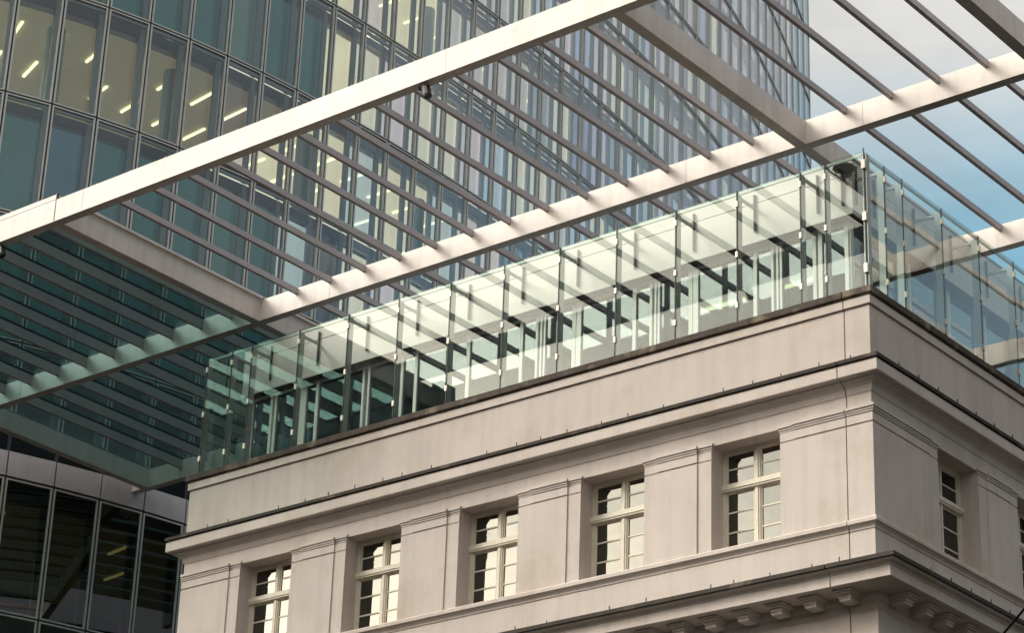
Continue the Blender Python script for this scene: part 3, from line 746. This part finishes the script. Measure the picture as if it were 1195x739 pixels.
# spandrel panels and shadow gap over the lower windows
for i in range(I0, 12):
    m = MB(); cbox(m, i, .02, SPAN - .02, -.05, .05, LEV[7] + .03, SPT); m.build('spandrel_panel', M['spandrel'], tow)
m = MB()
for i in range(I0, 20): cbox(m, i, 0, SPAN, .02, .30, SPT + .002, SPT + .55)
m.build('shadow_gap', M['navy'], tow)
# floors: slab, ceiling, core wall
def strip(m, d0, d1, z0, z1, i0=I0, i1=IWING):
    for i in range(i0, i1): 
        q = lambda z: [(P2[i] - NRM[i] * d0 + Vector((0, 0, z)))[:], (P2[i + 1] - NRM[i + 1] * d0 + Vector((0, 0, z)))[:], (P2[i + 1] - NRM[i + 1] * d1 + Vector((0, 0, z)))[:], (P2[i] - NRM[i] * d1 + Vector((0, 0, z)))[:]]
        m.hexa(q(z0), q(z1))
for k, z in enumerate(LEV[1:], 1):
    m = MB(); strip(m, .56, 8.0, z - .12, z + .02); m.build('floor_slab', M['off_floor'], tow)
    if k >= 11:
        m = MB(); strip(m, .70, 8.0, z - .47, z - .44, I0, 6); m.build('ceiling', M['glow_ceil_soft'] if k in (11, 13) else M['off_ceil'], tow)
        m = MB(); strip(m, .70, 8.0, z - .47, z - .44, 6, IWING); m.build('ceiling', M['glow_ceil_bright'], tow)
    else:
        m = MB(); strip(m, .70, 8.0, z - .47, z - .44); m.build('ceiling', M['glow_ceil_dim'] if k == 7 else M['off_ceil'], tow)
m = MB(); strip(m, 8.0, 8.4, GZ, LEV[-1]); m.build('core_wall', M['off_wall'], tow)
# round columns
for i in (-1, 2, 6, 10, 14, 18, 22, 26, 30):
    for (z0, z1) in ((8.2, 11.6), (12.2, 15.5), (16.1, 19.4), (20.0, 23.3), (23.9, 27.2), (27.8, 31.1)):
        if project(pt(i, .4, 1.4, (z0 + z1) / 2))[1] < -90: continue
        c = Vector(pt(i, .35, 1.35, 0)); MB().tube([(c.x, c.y, z0), (c.x, c.y, z1)], .30, 14).build('column', M['off_col'], tow)
# ceiling lamps on the lit floors
nl = 0
for k, rng_ in ((10, range(-4, 14)), (12, range(4, 16)), (6, range(-3, 6)), (14, range(14, 24))):
    zc = LEV[k + 1] - .50
    for i in rng_:
        for (d0, d1) in ((1.5, 2.65), (3.6, 4.75)):
            if k == 6 and (i + int(d0)) % 3: continue
            r = cell_rng(i, int(d0 * 10)); 
            if r.random() < .12: continue
            m = MB(); cbox(m, i, .60, .675, d0, d1, zc - .03, zc + .02); m.build('ceiling_lamp', M['off_lamp_dim'] if k == 6 else M['off_lamp'], tow); nl += 1
# roof and back so that the tower is a closed body
top = LEV[-1]
bk = MB(); v = [P2[i] - NRM[i] * 8.4 for i in range(I0, IWING + 1)]
n_ = len(v); vv = [(p.x, p.y, GZ) for p in v] + [(-62.0, 52.0, GZ), (-62.0, -2.0, GZ)] + [(p.x, p.y, top) for p in v] + [(-62.0, 52.0, top), (-62.0, -2.0, top)]
nn_ = n_ + 2
bk.add(vv, [tuple(range(nn_))[::-1], tuple(range(nn_, 2 * nn_))] + [(j, (j + 1) % nn_, nn_ + (j + 1) % nn_, nn_ + j) for j in range(nn_)])
bk.build('rear_block', M['spandrel'], tow)
m = MB(); strip(m, .0, 8.4, top + .01, top + .4); m.build('roof', M['roofing'], tow)

# ------------------------------------------------------------------ the houses across both streets, behind the camera (unseen, added to block low sky light)
M['house_wall'] = plain('grey house plaster', (0.13, 0.125, 0.115), 0.85)
M['house_glass'] = mirror_pane('house window glass', (0.01, 0.01, 0.012), 0.15, (0.9, 0.95, 1.0), 0.02)
def block(x0, x1, y0, y1, top, face, label):
    t = thing('street_sky_blocker', label, 'building', ((x0 + x1) / 2, (y0 + y1) / 2, GZ))
    MB().box(x0, x1, y0, y1, GZ, top).build('wall', M['house_wall'], t)
    m = MB()
    z = GZ + 4.5
    while z + 2.2 < top - 0.8:
        if face == 'y':
            x = x0 + 1.5
            while x + 1.4 < x1 - 1: m.box(x, x + 1.4, y1 + .003, y1 + .05, z, z + 2.1); x += 3.2
        else:
            y = y0 + 1.5
            while y + 1.4 < y1 - 1: m.box(x0 - .05, x0 - .003, y, y + 1.4, z, z + 2.1); y += 3.2
        z += 3.6
    m.build('window_rows', M['house_glass'], t, kind='stuff')
block(-130, 12, -80, -64, 20.5, 'y', 'long grey plastered street block added unseen across the road to block low sky light')
block(52, 66, -40, 110, 12.0, 'x', 'grey plastered block added unseen opposite the side front to block low sky light')

# steel walkway added out of view to darken reflections in the roof glass
br = thing('reflection_blocker', 'dark steel walkway with glazed sides added out of view to darken reflections in the roof screen', 'blocker', (-34.5, -16.0, GZ))
MB().box(-44, -25, -17.6, -14.6, 8.40, 8.62).build('blocker_deck', M['navy'], br)
MB().box(-44, -25, -17.6, -14.6, 9.66, 9.76).build('roof', M['navy'], br)
m = MB(); m.box(-44, -25, -14.68, -14.62, 8.621, 9.659); m.box(-44, -25, -17.58, -17.52, 8.621, 9.659)
m.build('glazing', M['blocker_glass'], br)
for x in (-44.2, -24.8):
    MB().box(x - .2, x + .2, -16.5, -15.7, GZ, 9.9).build('blocker_pylon', M['navy'], br)
for k in range(8):
    x = -44 + .1 + k * 2.68
    MB().box(x - .06, x + .06, -14.60, -14.50, 8.4, 9.76).build('mullion', M['gasket'], br)

# ------------------------------------------------------------------ overhead cable at the lower right
m = MB()
def on_y(px, py, y):
    d = CAM_R * ((px - PW / 2) / FPX) - CAM_U * ((py - PH / 2) / FPX) + CAM_F
    return CAM_C + d * ((y - CAM_C.y) / d.y)
a = on_y(1195, 712, -3.0); b = on_y(1172, 739, -3.0); d = (a - b)
pts = [b + d * t + Vector((0, 0, 0.003 * t * t)) for t in range(-16, 19)]
m.tube(pts, 0.02, 6)
o = m.build('overhead_cable', M['cable']); o['label'] = 'thin black overhead cable crossing in front of the lower cornice at the right edge'; o['category'] = 'cable'
